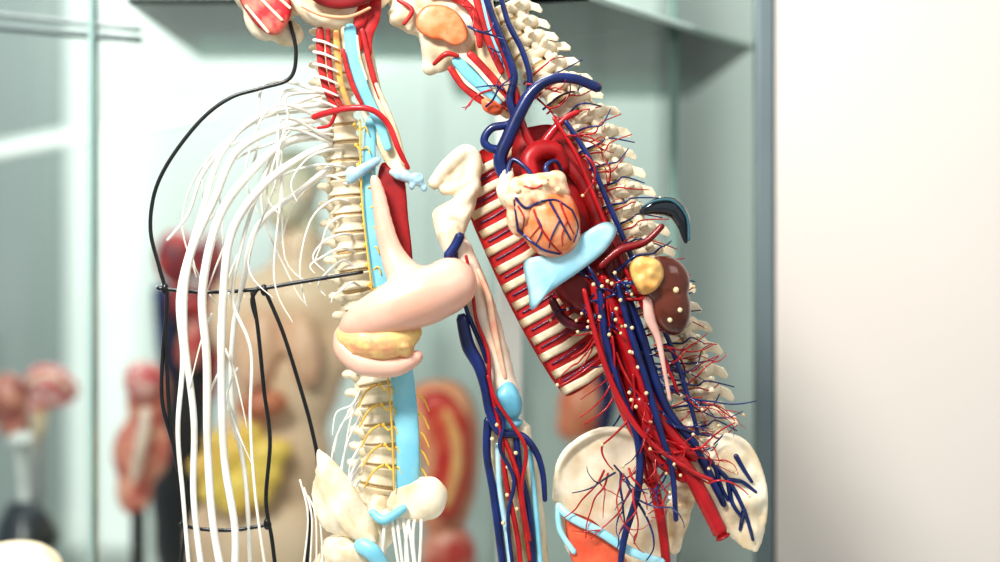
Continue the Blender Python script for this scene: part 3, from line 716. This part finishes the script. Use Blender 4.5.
# pelvis
mb=MB(); mb.plate([(553,492),(560,462),(576,444),(600,431),(628,431),(650,446),(662,480),(664,530),(655,590),(600,600),(575,570),(558,530)],5,d=-.015,bulge=-8,nz=5,ns=25)
mb.tube([(554,500,-.015),(560,462,-.02),(580,440,-.02),(606,430,-.02),(632,434,-.02),(652,450,-.015)],[3,4,4,4,3])
il=obj('ilium',mb,BONEW,R,remesh=.003)
mb=MB(); mb.plate([(566,516),(588,518),(606,532),(622,550),(630,590),(590,595),(572,562)],2,d=-.036,bulge=1)
obj('pelvic_muscle',mb,mat('pelvic_orange',(.82,.16,.07),(.72,.09,.04),40,.5),il)
mb=MB(); mb.tube([(558,506,-.03),(572,518,-.042),(600,532,-.045),(632,552,-.046),(662,562,-.045)],[4,4.5,4.5,4],flat=.4).tube([(558,506,-.03),(560,530,-.035),(574,552,-.04)],[3,3])
obj('blue_ligament',mb,mat('ligament_blue',(.33,.72,.85),(.45,.78,.86),30),il)
pb=MB(); pb.plate([(690,448),(702,438),(726,434),(746,443),(760,470),(767,500),(764,538),(756,553),(738,546),(716,522),(696,492)],4,d=-.02,bulge=8,nz=8,ns=40)
pb.tube([(698,442,-.02),(728,436,-.026),(750,450,-.026),(764,486,-.026),(764,520,-.024),(756,550,-.02)],[3.5,4,4,3.6,3.2,3]).ell(704,462,16,20,14,d=-.015,ang=-20,nz=.2)
il=obj('ilium',pb,BONEW,R,remesh=.0028,sm=3)
PB=bvh(pb); mb=MB()
for P in ([(708,460),(728,480),(744,510),(753,540)],[(728,480),(742,482),(756,492)],[(744,510),(740,530)],[(716,468),(720,484),(728,500)],[(728,480),(732,502),(742,518)],[(736,456),(744,470),(752,482)]): mb.tube3(onto(PB,P,.001),[S(2.8),S(1.6)],seg=7,sub=2)
obj('iliac_surface_vein',mb,NAVY,il)
mb=MB(); mb.tube([(698,440,.01),(690,475,.01),(680,510,.01),(674,550,.01)],[18,17,12,6],seg=12,rough=.25)
for i in range(3):
    mb.ell(690-i*5,466+i*20,20-i*3,7,12,d=-.0,ang=-8,nz=.2,ns=60)
obj('sacrum',mb,BONE,R,remesh=.0032,sm=2)
# arm : joined shoulder, humerus shaft and forearm
mb=MB()
mb.tube([(434,184,-.01),(446,168,-.01),(464,152,-.008),(474,158,-.006),(474,174,-.008),(460,186,-.01),(444,190,-.01)],[7,8,8,8,8,7,6])
mb.plate([(440,170),(468,152),(474,176),(452,190)],6,d=-.008,nz=4,ns=60)
mb.tube([(472,172,-.008),(474,190,-.01),(458,204,-.012),(440,214,-.014)],[7,7,8,8])
mb.plate([(432,212),(446,204),(464,190),(478,184),(476,206),(468,226),(460,244),(446,250),(436,236)],8,d=-.012,nz=5,ns=60,bulge=4)
mb.tube([(448,230,-.018),(458,252,-.02),(464,268,-.02)],[13,14,13])
ar=obj('arm_skeleton',mb,BONEW,R,remesh=.0024,sm=4)
mb=MB(); mb.tube([(456,246,-.02),(465,268,-.02),(479,302,-.02),(492,345,-.02),(501,378,-.02),(507,394,-.02)],[13,15,15,15,14,14],seg=16,rough=.12)
obj('humerus',mb,mat('humerus_beige',(.92,.8,.66),(.86,.64,.48),30),ar)
mb=MB(); mb.tube([(478,270,-.038),(488,296,-.041),(493,324,-.041),(499,352,-.04),(505,378,-.037)],[2,3.6,4,3,2],flat=.6)
obj('arm_muscle',mb,mat('arm_rose',(.8,.38,.26),(.84,.6,.42),40),ar)
obj('elbow_cartilage',MB().ell(508,400,13,19,12,d=-.035,ang=-12,nz=.2,ns=70).tube([(500,418,-.03),(508,426,-.035),(520,422,-.03)],[4,5,4]),mat('elbow_blue',(.14,.42,.56),(.22,.56,.7)),ar,remesh=.0025,sm=1)
mb=MB(); mb.tube([(499,425,-.01),(505,470,-.01),(511,520,-.01),(518,590,-.01)],[13,13,13,13],seg=12,rough=.15)
obj('ulna',mb,BONE,ar)
mb=MB(); mb.tube([(520,428,-.015),(528,470,-.015),(535,520,-.015),(541,590,-.015)],[10,10,10,10],seg=12,rough=.15)
obj('radius_bone',mb,BONEW,ar)
vess([(448,256),(455,246),(460,236)],[5,5],NAVY,'arm_vein_stub',ar,d=-.045)
vess([(462,318),(468,345),(479,366),(485,386),(490,412),(500,432),(522,436),(536,452),(543,474),(545,500)],[6,7,6,5,5,4,3.5,3,2.5],NAVY,'arm_vein',ar,d=-.045)
vess([(456,250),(458,278),(468,314),(480,342),(487,362)],[1.8,2,2.4,2.4],NAVY,'arm_vein',ar,d=-.042)
vess([(488,420),(487,455),(494,495),(500,540),(506,590)],[4.5,4,4.5,4],NAVY,'arm_vein',ar,d=-.038)
vess([(516,434),(520,470),(529,515),(534,590)],[3.5,3.5,4,4],NAVY,'arm_vein',ar,d=-.04)
vess([(496,408),(504,424),(500,448),(514,480),(508,520),(516,590)],[1.8,2,2,1.8],NAVY,'arm_vein',ar,d=-.052)
vess([(488,376),(496,400),(512,424),(526,450),(522,490),(530,540)],[2,2,2,1.6],RED,'arm_artery',ar,d=-.054)
vess([(466,256),(472,284),(476,318),(488,352),(490,384),(500,430),(506,480),(518,540),(522,590)],[1.6,1.8,2.2,2.6,2.6],RED,'arm_artery',ar,d=-.048)
vess([(504,438),(516,470),(522,505),(530,560)],[2.5,3,2],MUSC,'arm_artery',ar,d=-.045)
vess([(498,445),(500,490),(508,540),(513,590)],[3,3.2,3.2],PALEB,'arm_tendon',ar,d=-.038)
vess([(530,450),(535,500),(542,590)],[2.4,2.8,3],LBLUE,'arm_tendon',ar,d=-.036)
mb=MB()
for i in range(8):
    mb.ell(490+rnd.uniform(-2,32),425+i*14,2.2,2.2,2.2,d=-.05,u=8,w=6)
obj('vessel_pins',mb,BEAD,ar,kind='stuff')

# ======================= LIGHT =======================
w=bpy.data.worlds.new('World'); scene.world=w; w.use_nodes=True
w.node_tree.nodes['Background'].inputs[0].default_value=(.94,.985,1,1); w.node_tree.nodes['Background'].inputs[1].default_value=.5
def area(loc,tgt,size,power,col):
    l=bpy.data.lights.new('area','AREA'); l.shape='RECTANGLE'; l.size=size; l.size_y=size*.7; l.energy=power; l.color=col
    o=bpy.data.objects.new('unseen_area_light',l); scene.collection.objects.link(o); o.location=loc  # unseen area light, no fixture modelled
    o.rotation_euler=(Vector(tgt)-Vector(loc)).to_track_quat('-Z','Y').to_euler()
area((-.9,-1.5,2.8),(.05,0,1.25),.6,70,(1,.97,.93))
area((1.7,-1.6,2.9),(1.0,.5,1.2),1.4,10,(1,.95,.9))
area((-.6,.3,2.9),(-.5,1.3,.9),.9,40,(1,1,.97))  # unseen, added to brighten the background models
area((-.4,2.6,3.1),(-.3,4.0,1.2),1.8,42,(.97,1,.99))  # unseen, added to brighten the back wall
cam=bpy.data.cameras.new('Camera'); co=bpy.data.objects.new('Camera',cam); scene.collection.objects.link(co)
co.location=(0,-D,ZC); co.rotation_euler=(math.pi/2,0,0); cam.sensor_width=36; cam.lens=36*D/(1000*K)
cam.dof.use_dof=True; cam.dof.focus_distance=D-.04; cam.dof.aperture_fstop=1.1
scene.camera=co
